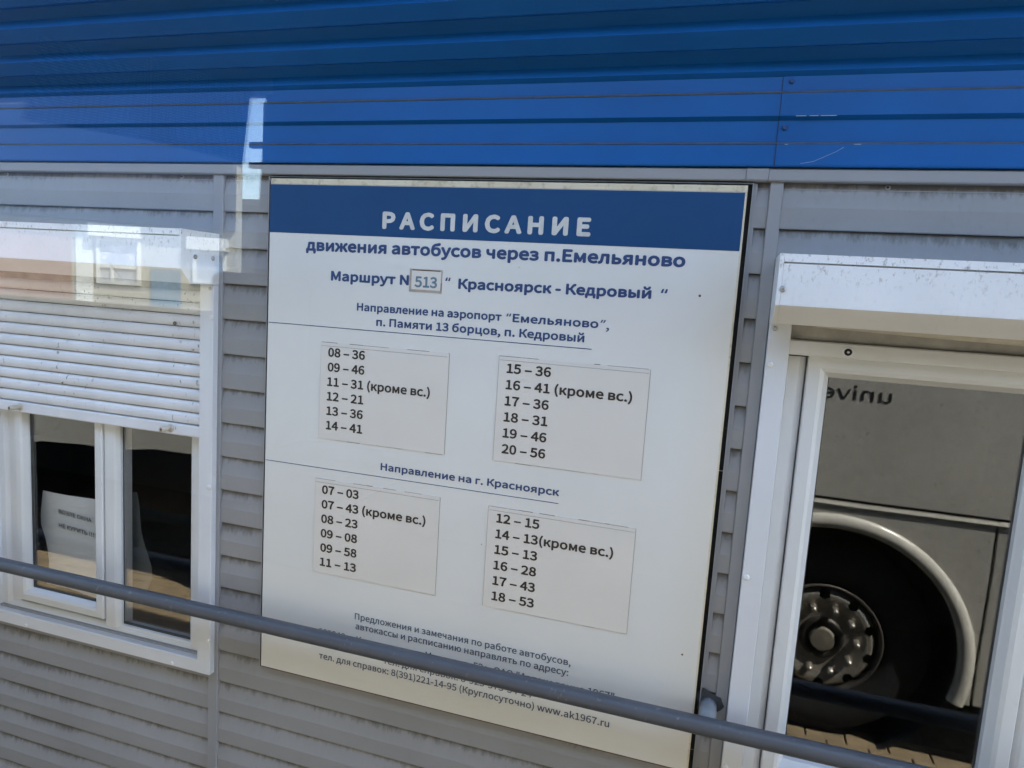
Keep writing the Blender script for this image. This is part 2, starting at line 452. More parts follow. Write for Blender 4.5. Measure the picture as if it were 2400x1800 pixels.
# horizontal siding boards, one object per course and bay
PITCH = .1129
def zlap(k): return 2.4085 - PITCH * k
def sprof(zc0, zc1):
    pts = [(-.0035, 0), (-.0150, .0005), (-.0160, .003), (-.0180, .052), (-.0170, .058), (-.0060, .1115)]
    out = []
    for i, (y, z) in enumerate(pts):
        if z < zc0:
            if i + 1 < len(pts) and pts[i + 1][1] > zc0:
                y2, z2 = pts[i + 1]; q = (zc0 - z) / (z2 - z); out.append((y + (y2 - y) * q, zc0))
            continue
        if z > zc1:
            y0, z0 = pts[i - 1]; q = (zc1 - z0) / (z - z0); out.append((y0 + (y - y0) * q, zc1)); break
        out.append((y, z))
    return out
shared = {}
def board(x0, x1, k, zc0=0, zc1=.12):
    key = (round(x0, 3), round(x1, 3), round(zc0, 4), round(zc1, 4))
    if key not in shared:
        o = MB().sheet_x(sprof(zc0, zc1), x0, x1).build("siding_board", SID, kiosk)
        shared[key] = o.data
    else:
        o = bpy.data.objects.new("siding_board", shared[key]); link(o, kiosk)
    o.location = (0, random.uniform(-.0012, .0), zlap(k)); return o
for k in range(0, 21):
    z0 = zlap(k); z1 = z0 + PITCH
    if z0 < .05: continue
    for bay, (a, b) in enumerate(((KX0, -1.587), (-1.550, .0668), (.0995, KX1))):
        if bay == 1: board(a, b, k); continue
        hole = WL if bay == 0 else (WR[0], WR[1])
        top, bot = 2.26, .872
        if z0 >= top or z1 <= bot: board(a, b, k)
        else:
            cuts = []
            if z0 < bot: board(a, b, k, 0, bot - z0)
            elif z1 > top: board(a, b, k, top - z0, .12)
            if bay == 0: board(a, hole[0] - .02, k, max(0, bot - z0) if z0 < bot else 0, .12)
            else: board(hole[1] + .02, b, k, max(0, bot - z0) if z0 < bot else 0, .12)
# receiving channel below the band
MB().prism_x([(-.004, 2.5065), (-.0105, 2.5065), (-.0110, 2.5045), (-.004, 2.5045)], KX0, KX1).build("edge_channel", TRIM, kiosk)
# band trims
MB().prism_x([(0, 2.521), (-.030, 2.521), (-.033, 2.524), (-.033, 2.5485), (-.030, 2.5515), (0, 2.5515)], KX0, .0085).build("band_trim", TRIM, kiosk)
MB().prism_x([(0, 2.5205), (-.032, 2.5205), (-.0355, 2.524), (-.0355, 2.549), (-.032, 2.5522), (0, 2.5522)], .0092, .0605).build("band_trim", TRIM, kiosk)
MB().prism_x([(0, 2.521), (-.030, 2.521), (-.033, 2.524), (-.033, 2.5485), (-.030, 2.5515), (0, 2.5515)], .0612, KX1).build("band_trim", TRIM, kiosk)
for x0, x1 in ((-1.588, -1.5495), (.0672, .0990)):
    MB().prism_z([(x0, 0), (x0, -.020), (x0 + .002, -.023), (x1 - .002, -.023), (x1, -.020), (x1, 0)], .04, 2.5205).build("vertical_trim", TRIM, kiosk)
def disc(name, x, y, z, r, mat, parent, h=.003, hole=None, cross=False):
    mb = MB().lathe_y([(0.0001, y - h * .7), (r * .55, y - h), (r * .9, y - h * .6), (r, y), ], x, z, 14)
    if hole: mb.lathe_y([(0.0001, y - h - .0012), (r * hole, y - h - .0012)], x, z, 8)
    o = mb.build(name, mat, parent, smooth=True)
    return o
for x in (-2.472, -1.718, -1.517, .332, 1.2, -3.3):
    disc("screw", x, -.0075, 2.5135, .0066, SCREW, kiosk, .004)
    MB().box(x - .0035, x + .0035, -.0128, -.0116, 2.5126, 2.5144).box(x - .0009, x + .0009, -.0128, -.0116, 2.5104, 2.5166).build("screw_slot", BLACK, kiosk)

# blue sheet, lower upright part in two lengths that meet at a seam
def lowprof():
    return [(-.001, 2.553), (-.040, 2.5545), (-.042, 2.558), (-.041, 2.6060), (-.029, 2.6125), (-.029, 2.6645), (-.044, 2.6725), (-.044, 2.7240), (-.032, 2.7315), (-.031, 2.778), (-.028, 2.7785)]
SEAM = .0712
MB().sheet_x(lowprof(), KX0, SEAM).build("blue_sheet", BLUE, kiosk)
MB().sheet_x([(y - .0012, z) for y, z in lowprof()], SEAM, KX1).build("blue_sheet", BLUE, kiosk)
MB().sheet_x([(-.0425, 2.6064), (-.0285, 2.6140)], KX0, KX1).build("ledge_dust", DUST, kiosk)
MB().sheet_x([(-.0455, 2.7244), (-.0315, 2.7332)], KX0, KX1).build("ledge_dust", DUST, kiosk)
for x, z, y in ((.0905, 2.7545, -.034), (.0855, 2.6475, -.0335)):
    disc("screw", x, y, z, .0065, M("blue_screw", (.01, .05, .17), .4), kiosk, .005)
sprf = [(y - .0016, z) for y, z in lowprof()[1:]]
MB().sheet_x(sprf, SEAM - .0011, SEAM + .0002).build("seam_gap", BLACK, kiosk)
# bright scratches where the paint is chipped
CHIP = M("bare_metal_scratch", (.36, .42, .50), .5)
def scratch(x0, z0, x1, z1, y, w_=.0007):
    meshobj("paint_scratch", [(x0, y, z0 - w_), (x1, y, z1 - w_), (x1, y, z1 + w_), (x0, y, z0 + w_)], [(0, 1, 2, 3)], CHIP, kiosk)
for a, b in ((.108, .131), (.138, .158), (.163, .198)): scratch(a, 2.6712, b, 2.6713, -.0462)
for a, b in ((.0895, .0965), (.243, .258)): scratch(a, 2.6058, b, 2.6058, -.0441, .0009)
for p, q in zip(((.130, 2.5610), (.158, 2.5660), (.178, 2.5755), (.205, 2.5885)), ((.158, 2.5660), (.178, 2.5755), (.205, 2.5885), (.222, 2.5995))): scratch(p[0], p[1], q[0], q[1], -.0436, .0004)
# inclined underside of the canopy: proud and sunk flats with slanted flanks
P0 = Vector((0, -.018, 2.7855)); u = Vector((0, -.0893, .0655)).normalized(); nrm = Vector((0, -u.z, u.y)); nrm = -nrm if nrm.z > 0 else nrm
pp = []
PU = .1112
def pt(s, h): q = P0 + u * s + nrm * h; return (q.y, q.z)
pp.append(pt(-.012, 0))
s = 0.0
first = .016
pp += [pt(0, .024), pt(first, .024), pt(first + .009, .0)]
s = first + .009
for k in range(6):
    pp += [pt(s + .036, 0), pt(s + .056, .024), pt(s + PU - .009, .024), pt(s + PU, .0)]
    s += PU
MB().sheet_x(pp, KX0, KX1).build("canopy_underside", BLUE, kiosk)
yE, zE = pp[-1]
MB().box(KX0, KX1, yE - .03, yE + .01, zE - .01, 3.70).build("canopy_edge", BLUE, kiosk)

# ------------------------------------------------------------ windows (parts of the kiosk)
FR = [(0, .05), (0, -.004), (.004, -.008), (.030, -.009), (.040, -.002), (.046, .004), (.050, .040)]
SA = [(0, .04), (0, -.012), (.003, -.016), (.030, -.017), (.040, -.012), (.050, .006), (.054, .012), (.055, .034)]
def mullion(x0, x1, z0, z1, parent):
    mb = MB().prism_z([(x0, .045), (x0 + .004, .0), (x0 + .014, -.010), (x0 + .022, -.013), (x1 - .022, -.013), (x1 - .014, -.010), (x1 - .004, .0), (x1, .045)], z0, z1)
    return mb.build("mullion", PVC, parent)
def gaskets(x0, x1, z0, z1, parent):
    MB().frame(x0, x1, z0, z1, [(-.002, .030), (.0, .029), (.0035, .030), (.0035, .036)]).build("gasket", GASKET, parent)
# left window: sash left, fixed light right
wl = MB().frame(-2.553, -1.640, .884, 2.24, FR).build("window", PVC, kiosk)
MB().box(-2.60, -2.556, .02, .06, .88, 2.24).build("window_gap", GASKET, kiosk)
SAL = [(0, .02), (0, -.012), (.003, -.016), (.026, -.017), (.035, -.012), (.043, .000), (.046, .004), (.047, .012)]
mb = MB().frame(-2.461, -2.053, .946, 2.20, SAL).build("sash", PVC, wl)
mullion(-2.060, -1.981, .925, 2.19, wl)
MB().box(-2.53, -2.47, .002, .05, .93, 2.19).build("frame_filler", PVC, wl)
MB().frame(-2.030, -1.669, .920, 2.19, [(0, .03), (.006, -.003), (.012, .000), (.015, .012)]).build("glazing_bead", PVC, wl)
for a, b, c in ((-2.416, -2.099, .991), (-1.990, -1.682, .934)):
    MB().box(a, b, .010, .014, c, 2.16).build("pane", KGLASS, wl)
    MB().frame(a, b, c, 2.16, [(-.004, .0095), (.0, .0085), (.009, .0090), (.010, .0098)]).build("gasket", GASKET, wl)
MB().box(-2.318, -2.287, -.019, -.004, .894, .905).build("weep_cap", CAPM, wl, bevel=.001)
MB().box(-1.842, -1.812, -.0112, -.008, .8995, .9035).build("weep_slot", BLACK, wl)
# right window
wr = MB().frame(.152, 1.44, .915, 2.24, FR).build("window", PVC, kiosk)
MB().box(.118, .155, .0, .06, .93, 2.24).build("frame_filler", PVC, wr)
MB().frame(.2015, .760, .955, 2.103, SA).build("sash", PVC, wr)
MB().frame(.840, 1.396, .955, 2.103, SA).build("sash", PVC, wr)
mullion(.757, .843, .94, 2.19, wr)
MB().box(.20, 1.40, .004, .05, 2.1035, 2.15).build("frame_filler", PVC, wr)
for a, b in ((.2565, .7075), (.893, 1.344)):
    MB().box(a, b, .030, .034, 1.008, 2.051).build("pane", KGLASS, wr)
    gaskets(a, b, 1.008, 2.051, wr)

# notice in the left window
ntc = empty("notice", (-2.25, .055, 1.15), "white paper notice with two printed lines, taped inside the left window", "notice")
nv = []; nf = []
NX = 8; NZ = 8
for j in range(NZ + 1):
    for i in range(NX + 1):
        fx = i / NX; fz = j / NZ
        x = -2.428 + .30 * fx; z = .985 + .372 * fz - .012 * (1 - fz) * fx
        if i == 0: x += .012 * math.sin(fz * 7) + (.012 if fz < .55 else 0)
        y = .058 + .006 * math.sin(fx * 5 + fz * 3) + (.012 * abs(fz - .5) if fz < .5 else 0)
        nv.append((x, y, z))
for j in range(NZ):
    for i in range(NX): nf.append((j * 9 + i, j * 9 + i + 1, j * 9 + i + 10, j * 9 + i + 9))
meshobj("sheet", nv, nf, PAPER_W, ntc, smooth=True)
text("ВОЗЛЕ ОКНА", -2.332, -2.174, 1.283, .0165, .0485, INK, ntc, .025, dz=-.012)
text("НЕ КУРИТЬ !!!!", -2.332, -2.155, 1.229, .0165, .0485, INK, ntc, .025, dz=-.013)
adopt(ntc)
sl = []
for j in range(9):
    fz = j / 8; z = 1.035 + .365 * fz
    xr = -1.935 - .075 * fz ** 1.6 + (.0 if j else -.02)
    sl += [(-2.13, .075, z), (-2.04, .068, z), (xr, .085 + .01 * math.sin(j), z)]
slv = meshobj("plastic_sleeve", sl, [(3 * j + i, 3 * j + i + 1, 3 * j + i + 4, 3 * j + i + 3) for j in range(8) for i in range(2)], FILM, smooth=True)
tag(slv, "crumpled grey translucent sleeve hanging behind the right pane of the left window", "plastic sleeve")

# ------------------------------------------------------------ roller shutters
SHUT = "roller shutters over the kiosk windows"
def shutter(gx0, gx1, zlow, zbot, label, right_one):
    # gx0, gx1: outer edges of the guide rails
    r = empty("roller_shutter", ((gx0 + gx1) / 2, 0, 2.2), label, "roller shutter", SHUT)
    bx0, bx1 = (gx0 - .001, gx1 + .001)
    prof = [(-.003, 2.3360), (-.184, 2.3360), (-.1845, 2.3178), (-.1745, 2.3172), (-.1745, 2.3145), (-.1845, 2.3138), (-.1845, 2.2195), (-.1450, 2.1770), (-.1400, 2.1765), (-.1400, 2.1790), (-.003, 2.1790)]
    MB().prism_x(prof, bx0 + .010, bx1 - .010).build("shutter_box", BOX, r)
    for a, b in ((bx0, bx0 + .0095), (bx1 - .0095, bx1)):
        MB().prism_x([(-.003, 2.3365), (-.186, 2.3365), (-.186, 2.2190), (-.146, 2.1760), (-.003, 2.1760)], a, b).build("end_cap", BOX, r, bevel=.001)
    for a, b, inner in ((gx0, gx0 + .052, 1), (gx1 - .052, gx1, -1)):
        MB().prism_z([(a, -.004), (a, -.044), (a + .0015, -.0460), (b - .0015, -.0460), (b, -.044), (b, -.004)], zlow, 2.1755).build("guide_rail", GUIDE, r)
        for z in (2.0725, 1.516, .983):
            if z > zlow: disc("screw_cap", (a if inner == 1 else b) + inner * (.0105 if right_one else .0075), -.046, z, .0082, CAPM, r, .004)
    n = 0; z = 2.139 if right_one else 2.155
    MB().prism_x([(-.012, 2.176), (-.030, 2.176), (-.026, 2.150), (-.022, z + .0005), (-.012, z + .0005)], gx0 + .05, gx1 - .05).build('inner_apron', APRON, r)
    sx0, sx1 = gx0 + .048, gx1 - .048
    # the slats that are let down
    sv = None
    while z - .0403 > zbot - .001:
        z1 = z; z0 = z - .0403
        if sv is None:
            pr = [(-.020, .0012), (-.0265, .0012), (-.0335, .006), (-.0362, .014), (-.0368, .021), (-.0355, .029), (-.0315, .0355), (-.0262, .0391), (-.020, .0391)]
            o = MB().prism_x(pr, sx0, sx1).build("slat", SLAT, r, loc=(0, 0, z0)); sv = o.data
        else:
            o = bpy.data.objects.new("slat", sv); o.location = (0, random.uniform(-.0006, .0006), z0); link(o, r)
        z = z0; n += 1
    MB().prism_x([(-.018, z - .0375), (-.040, z - .0375), (-.0425, z - .034), (-.0405, z - .004), (-.037, z - .0008), (-.018, z - .0008)], sx0, sx1).build("bottom_bar", BOX if right_one else SLAT, r)
    zc = z - .019
    if right_one:
        MB().lathe_y([(.0085, -.0405), (.0105, -.044), (.0125, -.044), (.0135, -.0405)], .2855, zc - .002, 20).build("stop_ring", CAPM, r, smooth=True)
        MB().lathe_y([(.0001, -.0425), (.0088, -.0425)], .2855, zc - .002, 16).build("stop_hole", BLACK, r)
        MB().lathe_y([(.0001, -.046), (.0032, -.0445)], .2855, zc - .002, 10).build("stop_screw", SCREW, r)
        MB().prism_x([(-.006, 2.104), (-.012, 2.104), (-.012, 2.097), (-.006, 2.097)], sx0, sx1).build("seal_gap", BLACK, r)
        # sagging cover strip under the box
        v = []; f = []
        for i in range(13):
            x = gx0 + .10 + i * .11; sag = .010 * math.sin(min(1, i / 5) * math.pi / 2)
            v += [(x, -.139, 2.1790), (x, -.134, 2.1775 - sag), (x, -.120, 2.174 - sag * 1.1), (x, -.090, 2.1735 - sag)]
        for i in range(12): f += [(4 * i + j, 4 * i + j + 1, 4 * i + 5 + j, 4 * i + 4 + j) for j in range(3)]
        meshobj("cover_strip", v, f, STOPM, r, smooth=True)
    else:
        for x in (-1.732, -2.395):
            v, f = tube([(x, -.040, 1.694), (x, -.083, 1.696)], .0088, 14); meshobj("stop", v, f, STOPM, r, smooth=True)
            MB().lathe_y([(.0001, -.0455), (.0125, -.0455), (.0135, -.0425), (.0135, -.040)], x, 1.694, 16).build("stop_flange", STOPM, r, smooth=True)
            MB().lathe_y([(.0001, -.0838), (.0048, -.0838)], x, 1.696, 10).build("stop_bore", RUST, r)
        for x, y, z_, rr in ((-1.7195, -.0372, 2.043, .0065), (-2.2, -.0372, 1.80, .003)):
            disc("rivet", x, y, z_, rr, SCREWD, r, .005)
    zz = 2.258
    if right_one: disc("screw", bx0 + .0130, -.1860, 2.256, .0068, SCREW, r, .004); disc("screw", .1135, -.0465, 2.163, .0062, SCREW, r, .004)
    else:
        # bolts on the side of the end cap, axis along x
        for y, rr, mt_ in ((-.128, .0075, SCREWD), (-.052, .0072, SCREW)):
            v = [(bx1, y, zz)]; f = []
            for q, (dx, k) in enumerate(((0.0, 1.), (.003, .9), (.005, .5))):
                v += [(bx1 + dx, y + rr * k * math.cos(a * math.pi / 6), zz + rr * k * math.sin(a * math.pi / 6)) for a in range(12)]
            for q in range(2): f += [(1 + q * 12 + a, 1 + q * 12 + (a + 1) % 12, 13 + q * 12 + (a + 1) % 12, 13 + q * 12 + a) for a in range(12)]
            f.append(tuple(25 + a for a in range(12)))
            meshobj("bolt", v, f, mt_, r, smooth=True)
        disc("screw", -1.575, -.0465, 2.163, .0055, SCREW, r, .004)
    # sill flashing
    if not right_one:
        MB().prism_x([(-.004, .9045), (-.040, .9035), (-.044, .9010), (-.0440, .8590), (-.040, .8570), (-.004, .8570)], gx0 + .050, gx1 - .0485).build("sill_trim", GUIDE, r)
        MB().prism_x([(-.0065, .9045), (-.020, .9045), (-.020, .912), (-.0065, .912)], gx0 + .05, gx1 - .05).build("sill_groove", TRIM, r)
        for x in (-2.389, -1.720): disc("screw_cap", x, -.044, .8665, .0078, CAPM, r, .004)
    else:
        MB().prism_x([(-.004, .9145), (-.040, .9135), (-.044, .9110), (-.0440, .8690), (-.040, .8670), (-.004, .8670)], gx0 + .05, gx1 - .05).build("sill_trim", GUIDE, r)
    adopt(r)
    return r
shutter(-2.601, -1.5625, .860, 1.705, "white roller shutter let halfway down over the left window, its slats showing", False)
shutter(.1000, 1.492, .887, 2.139, "white roller shutter rolled fully up above the right window that mirrors a wheel", True)

# ------------------------------------------------------------ the timetable board
sb = empty("timetable_board", (-.675, 0, .94), "large white bus timetable signboard with a blue header band, between the two windows", "signboard")
BX0, BX1, BZ0, BZ1 = -1.362, .0155, .9385, 2.5085
MB().box(BX0 + .012, BX1 - .012, -.034, -.017, BZ0 + .01, BZ1 - .008).build("backing_box", BLACK, sb)
MB().box(BX0, .0110, -.0405, -.0345, BZ0, 2.4915).build("face_panel", BRD, sb)
MB().box(BX0, BX1, -.0406, -.0345, 2.4922, BZ1).build("top_edge", CREAM, sb, bevel=.001)
MB().box(.0111, BX1, -.0400, -.0345, BZ0, 2.4921).build("side_edge", CREAM, sb)
MB().box(BX0 + .002, BX1 - .002, -.0385, -.0345, BZ0 - .0045, BZ0 - .0008).build("bottom_rim", RUST, sb)
MB().box(BX0, .0104, -.0412, -.0407, 2.348, 2.4905).build("header_band", PRINT_BLUE, sb)
# angle frame around the box
MB().box(.0265, .0290, -.030, -.0170, .86, 2.5165).box(.0291, .0385, -.0195, -.0172, .86, 2.5165).build("frame_angle", TRIM, sb)
MB().box(-1.3770, -1.3745, -.030, -.0170, .925, 2.5165).build("frame_angle", TRIM, sb)
MB().box(-1.374, .0262, -.0300, -.0170, 2.5135, 2.5165).build("frame_angle", DUST, sb)
MB().box(-1.374, .0262, -.019, -.0172, .93, 2.513).build("gap_liner", BLACK, sb)
MB().box(-1.374, .0262, -.024, -.0172, .9245, .9295).build("frame_angle", RUST, sb)
YT = -.0418
text("Р А С П И С А Н И Е", -.981, -.369, 2.370, .0492, YT, PRINT_WHITE, sb, .070)
YB = -.0412
text("движения автобусов через п.Емельяново", -1.233, -.1175, 2.2975, .0345, YB, INK_BLUE, sb, .062, dz=.004)
text("Маршрут N", -1.1445, -.889, 2.2125, .0292, YB, INK_BLUE, sb, .062)
text("Красноярск - Кедровый", -.7357, -.1964, 2.2115, .0292, YB, INK_BLUE, sb, .062, dz=.005)
quote(-.7763, 2.2320, .0095, YB, INK_BLUE, sb); quote(-.1735, 2.2335, .0105, YB, INK_BLUE, sb)
text("Направление на аэропорт", -1.054, -.6015, 2.1290, .0232, YB, INK_BLUE, sb, .048, dz=.001)
text("Емельяново", -.5690, -.3285, 2.1297, .0232, YB, INK_BLUE, sb, .048, dz=.0006)
text(",", -.3080, -.2990, 2.1292, .0045, YB, INK_BLUE, sb, .0, ref=".")
quote(-.5880, 2.1445, .0080, YB, INK_BLUE, sb); quote(-.3240, 2.1455, .0080, YB, INK_BLUE, sb, True)
text("п. Памяти 13 борцов, п. Кедровый", -.9883, -.3637, 2.0885, .0238, YB, INK_BLUE, sb, .048, dz=.001)
text("Направление на г. Красноярск", -.9545, -.4011, 1.6565, .0222, YB, INK_BLUE, sb, .048)
MB().box(-1.3600, -.342, -.0411, -.0406, 2.0719, 2.0741).build("printed_rule", INK_BLUE, sb)
MB().box(-1.3600, -.4014, -.0411, -.0406, 1.6345, 1.6364).build("printed_rule", INK_BLUE, sb)
text("Предложения и замечания по работе автобусов,", -1.0223, -.3314, 1.1690, .0205, YB, INK_PALE, sb, .022)
text("автокассы и расписанию направлять по адресу:", -1.0186, -.336, 1.1375, .0205, YB, INK_PALE, sb, .022)
text("660048, г.Красноярск, ул. Маерчака, 52а, ОАО \"Автоколонна 1967\"", -1.1501, -.2012, 1.0935, .0205, YB, INK_PALE, sb, .022, dz=.003)
text("тел. для справок: 8-923-573-54-24", -.9182, -.4382, 1.0460, .0205, YB, INK_PALE, sb, .022)
text("тел. для справок: 8(391)221-14-95 (Круглосуточно) www.ak1967.ru", -1.1449, -.2083, 1.0120, .0212, YB, INK_PALE, sb, .022)
for x, z, r_ in ((-.0745, 2.232, .0035), (-.62, 1.48, .0016), (-.03, 1.27, .003), (-.56, 2.28, .0014)):
    MB().lathe_y([(.0001, -.0414), (r_, -.0408)], x, z, 7).build("dirt_spot", RUST, sb)
adopt(sb)
def slip(x0, x1, z0, z1, lines, lx, first_z, pitch, w_short, w_long, label, lean=0.):
    r = empty("timetable_slip", ((x0 + x1) / 2, -.041, (z0 + z1) / 2), label, "timetable sheet", "sheets with departure times pasted on the board")
    MB().box(x0, x1, -.0424, -.0408, z0, z1).build("sheet", PAPER, r)
    # curled upper edge strip and thin dark dirt line round the tape
    MB().box(x0 + .002, x1 - .003, -.0428, -.0425, z1 - .0105, z1 - .0098).build("tape_edge", INK_PALE, r)
    d = MB()
    xx = x0
    while xx < x1:
        L = random.uniform(.015, .07); q = random.random()
        if q < .62: d.box(xx, min(x1, xx + L), -.0410, -.0407, z1 - .0004, z1 + .0008 + .0010 * random.random())
        if q > .35: d.box(xx, min(x1, xx + L), -.0410, -.0407, z0 - .0008 - .001 * random.random(), z0 - .0001)
        xx += L + .002
    d.box(x0 - .0012, x0 - .0001, -.0410, -.0407, z0, z1).box(x1 + .0001, x1 + .001, -.0410, -.0407, z0, z1)
    d.build("edge_dirt", GRIME, r)
    for i, s_ in enumerate(lines):
        wd = w_long if '(' in s_ else w_short
        text(s_, lx, lx + wd, first_z - pitch * i, .0272, -.0431, INK, r, .045, ref='1')
    adopt(r)
slip(-1.1700, -.7515, 1.7300, 2.0262, ["08 – 36", "09 – 46", "11 – 31 (кроме вс.)", "12 – 21", "13 – 36", "14 – 41"], -1.1450, 1.9841, .04486, .1249, .3400,
     "upper left sheet of departure times starting at 08-36", )
slip(-.6005, -.1815, 1.7340, 2.0325, ["15 – 36", "16 – 41 (кроме вс.)", "17 – 36", "18 – 31", "19 – 46", "20 – 56"], -.5765, 1.9869, .0459, .1280, .3540,
     "upper right sheet of departure times starting at 15-36")
slip(-1.1760, -.7570, 1.2985, 1.6010, ["07 – 03", "07 – 43 (кроме вс.)", "08 – 23", "09 – 08", "09 – 58", "11 – 13"], -1.1515, 1.5555, .0467, .1280, .3528,
     "lower left sheet of departure times starting at 07-03")
slip(-.6050, -.1830, 1.2970, 1.5980, ["12 – 15", "14 – 13(кроме вс.)", "15 – 13", "16 – 28", "17 – 43", "18 – 53"], -.5792, 1.5536, .0468, .1285, .3415,
     "lower right sheet of departure times starting at 12-15")
ns = empty("route_number_sticker", (-.836, -.041, 2.228), "small grey bordered paper patch with the faded route number 513 on the board", "sticker")
MB().box(-.8870, -.7855, -.0417, -.0408, 2.1952, 2.2608).build("backing", M("grey_tape", (.42, .37, .32), .5, var=.2, scale=30), ns)
MB().box(-.8800, -.7890, -.0426, -.0418, 2.2025, 2.2560).build("sheet", PAPER, ns)
MB().box(-.878, -.792, -.0424, -.0418, 2.2562, 2.2590).box(-.7888, -.7870, -.0424, -.0418, 2.202, 2.224).build("edge_dirt", RUST, ns)
text("513", -.8698, -.7995, 2.2090, .0312, -.0430, INK_FADE, ns, .045, ref='1')
adopt(ns)

# ------------------------------------------------------------ handrail
hr = empty("handrail", (.05, -.12, 1.126), "grey painted steel tube handrail running in front of the board on a wall stub", "handrail")
v, f = tube([(-5.6, -.12, 1.1290), (-2.4, -.12, 1.1295), (-.1, -.12, 1.1285), (2.2, -.12, 1.1275), (4.9, -.12, 1.128)], .0238, 24)
meshobj("rail", v, f, RAIL, hr, smooth=True)
STUB = M("grey_stub_paint", (.20, .215, .23), .5, var=.25, scale=25)
for x in (-5.2, -2.75 - .25, .0505, 2.6, 4.6):
    v, f = tube([(x, .02, 1.1345), (x, -.06, 1.1325), (x, -.112, 1.1270)], .0225, 20); meshobj("stub", v, f, STUB, hr, smooth=True)
# dark ragged plate painted as the shadow of a hole round the stub
adopt(hr)
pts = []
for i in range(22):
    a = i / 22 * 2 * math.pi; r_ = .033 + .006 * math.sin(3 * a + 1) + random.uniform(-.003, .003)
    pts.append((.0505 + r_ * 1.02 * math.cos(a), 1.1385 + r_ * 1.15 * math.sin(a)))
ho = MB().prism_y(pts, -.0245, -.0236).build("hole_shadow_plate", M("painted_hole_shadow", (.05, .055, .06), .8, var=.3, scale=50), kiosk)
adopt(kiosk)
for c in kiosk.children:
    for g_ in c.children: g_.matrix_parent_inverse = Matrix.Identity(4)

# ------------------------------------------------------------ the coach the picture is taken from
bus = empty("coach", (-1.2, -3.0, 0), "silver beige touring coach parked beside the kiosk, mirrored in its windows", "coach")
YB0 = -1.790                                   # outer face of the near side
YF = -4.29
BXA, BXB = -7.6, 4.4
W1X, W2X, WZ = .6246, -5.90, .540
def arch_poly(x0, x1, z0, z1, archs, r):
    # lower side panel outline with round cut-outs
    pts = [(x0, z1), (x0, z0)]
    for cx in sorted(archs):
        a0 = math.asin((z0 - WZ) / r)
        for i in range(25):
            a = math.pi - a0 - (math.pi - 2 * a0) * i / 24
            pts.append((cx + r * math.cos(a), WZ + r * math.sin(a)))
    pts += [(x1, z0), (x1, z1)]
    return pts
MB().prism_y(arch_poly(-2.3, 1.308, .360, 1.290, [W1X], .615), YB0 - .02, YB0).build("side_panel", BUSP, bus)
MB().prism_y(arch_poly(-7.58, -5.112, .360, 1.290, [W2X], .615), YB0 - .02, YB0).build("side_panel", BUSP, bus)
MB().prism_y([(-5.10, 1.29), (-5.10, .36), (-4.98, .36), (-4.96, .72), (-4.85, .90), (-4.6, .965), (-4.2, .985), (-3.9, .985), (-3.6, 1.03), (-3.3, 1.035), (-3.08, 1.0), (-2.95, .86), (-2.92, .36), (-2.312, .36), (-2.312, 1.29)], YB0 - .02, YB0).build("side_panel", BUSP, bus)
MB().box(1.320, 4.38, YB0 - .02, YB0, .360, 1.290).build("luggage_flap", BUSP, bus, bevel=.004)
MB().box(BXA, BXB, YB0 - .022, YB0 - .012, 1.290, 1.305).build("panel_joint", BUSD, bus)
MB().prism_x([(YB0 - .02, 1.262), (YB0 + .004, 1.264), (YB0 + .009, 1.272), (YB0 + .004, 1.284), (YB0 - .02, 1.287)], BXA, BXB).build("side_moulding", BUSP, bus)
MB().box(BXA, BXB, YB0 - .02, YB0, 1.305, 1.955).build("side_panel", BUSP, bus)
MB().box(BXA, BXB, YB0 - .03, YB0 - .004, 3.02, 3.52).build("roof_side", BUSP, bus)
for cx in (W1X,):
    MB().lathe_y([(.612, YB0 - .02), (.612, YB0 + .012), (.622, YB0 + .022), (.650, YB0 + .024), (.674, YB0 + .015), (.684, YB0 + .002), (.684, YB0 - .01)], cx, WZ, 40, math.asin(-.18 / .64), math.pi - math.asin(-.18 / .64), closed=False).build("arch_flare", BUSP, bus, smooth=True)
    MB().lathe_y([(.614, YB0 - .02), (.614, YB0 - .62), (.001, YB0 - .62)], cx, WZ, 32).build("wheel_well", BUSD, bus)
MB().box(BXA + .02, BXB - .02, YF + .02, YB0 - .63, .34, 1.15).build("underframe", BUSD, bus)
for a, b in ((BXA + .02, W2X - .62), (W2X + .62, -5.0), (-2.9, W1X - .62), (W1X + .62, BXB - .02)):
    MB().box(a, b, YB0 - .60, YB0 - .021, .34, 1.15).build("underframe", BUSD, bus)
# far side, with the big side windows open to view
MB().box(BXA, BXB, YF, YF + .03, .36, 2.05).build("side_panel", BUSP, bus)
MB().box(BXA, BXB, YF, YF + .03, 2.955, 3.52).build("roof_side", BUSP, bus)
for a, b in ((BXA, -7.4), (-5.30, -5.20), (-1.90, 4.4)):
    if b > 4: MB().prism_y([(-1.948, 2.05), (4.4, 2.05), (4.4, 2.955), (-1.893, 2.955)], YF, YF + .05).build("window_pillar", BUSD, bus)
    else: MB().box(a, b, YF, YF + .05, 2.05, 2.955).build("window_pillar", BUSD, bus)
MB().box(-5.2, -1.87, YF + .012, YF + .017, 2.05, 2.954).build("far_pane", FGLASS, bus)
MB().box(BXA, BXB, YF + .031, YB0 - .031, 3.40, 3.52).build("roof", BUSP, bus)
MB().box(BXA, BXA + .06, YF + .03, YB0 - .03, .36, 3.40).build("end_wall", BUSP, bus)
MB().box(BXB - .06, BXB, YF + .03, YB0 - .03, .36, 3.40).build("end_wall", BUSP, bus)
MB().box(BXA + .06, BXB - .06, YF + .051, YB0 - .031, 1.16, 1.22).build("floor", BUSI, bus)
MB().box(BXA + .06, BXB - .06, YF + .051, YB0 - .051, 3.02, 3.06).build("ceiling", BUSI, bus)
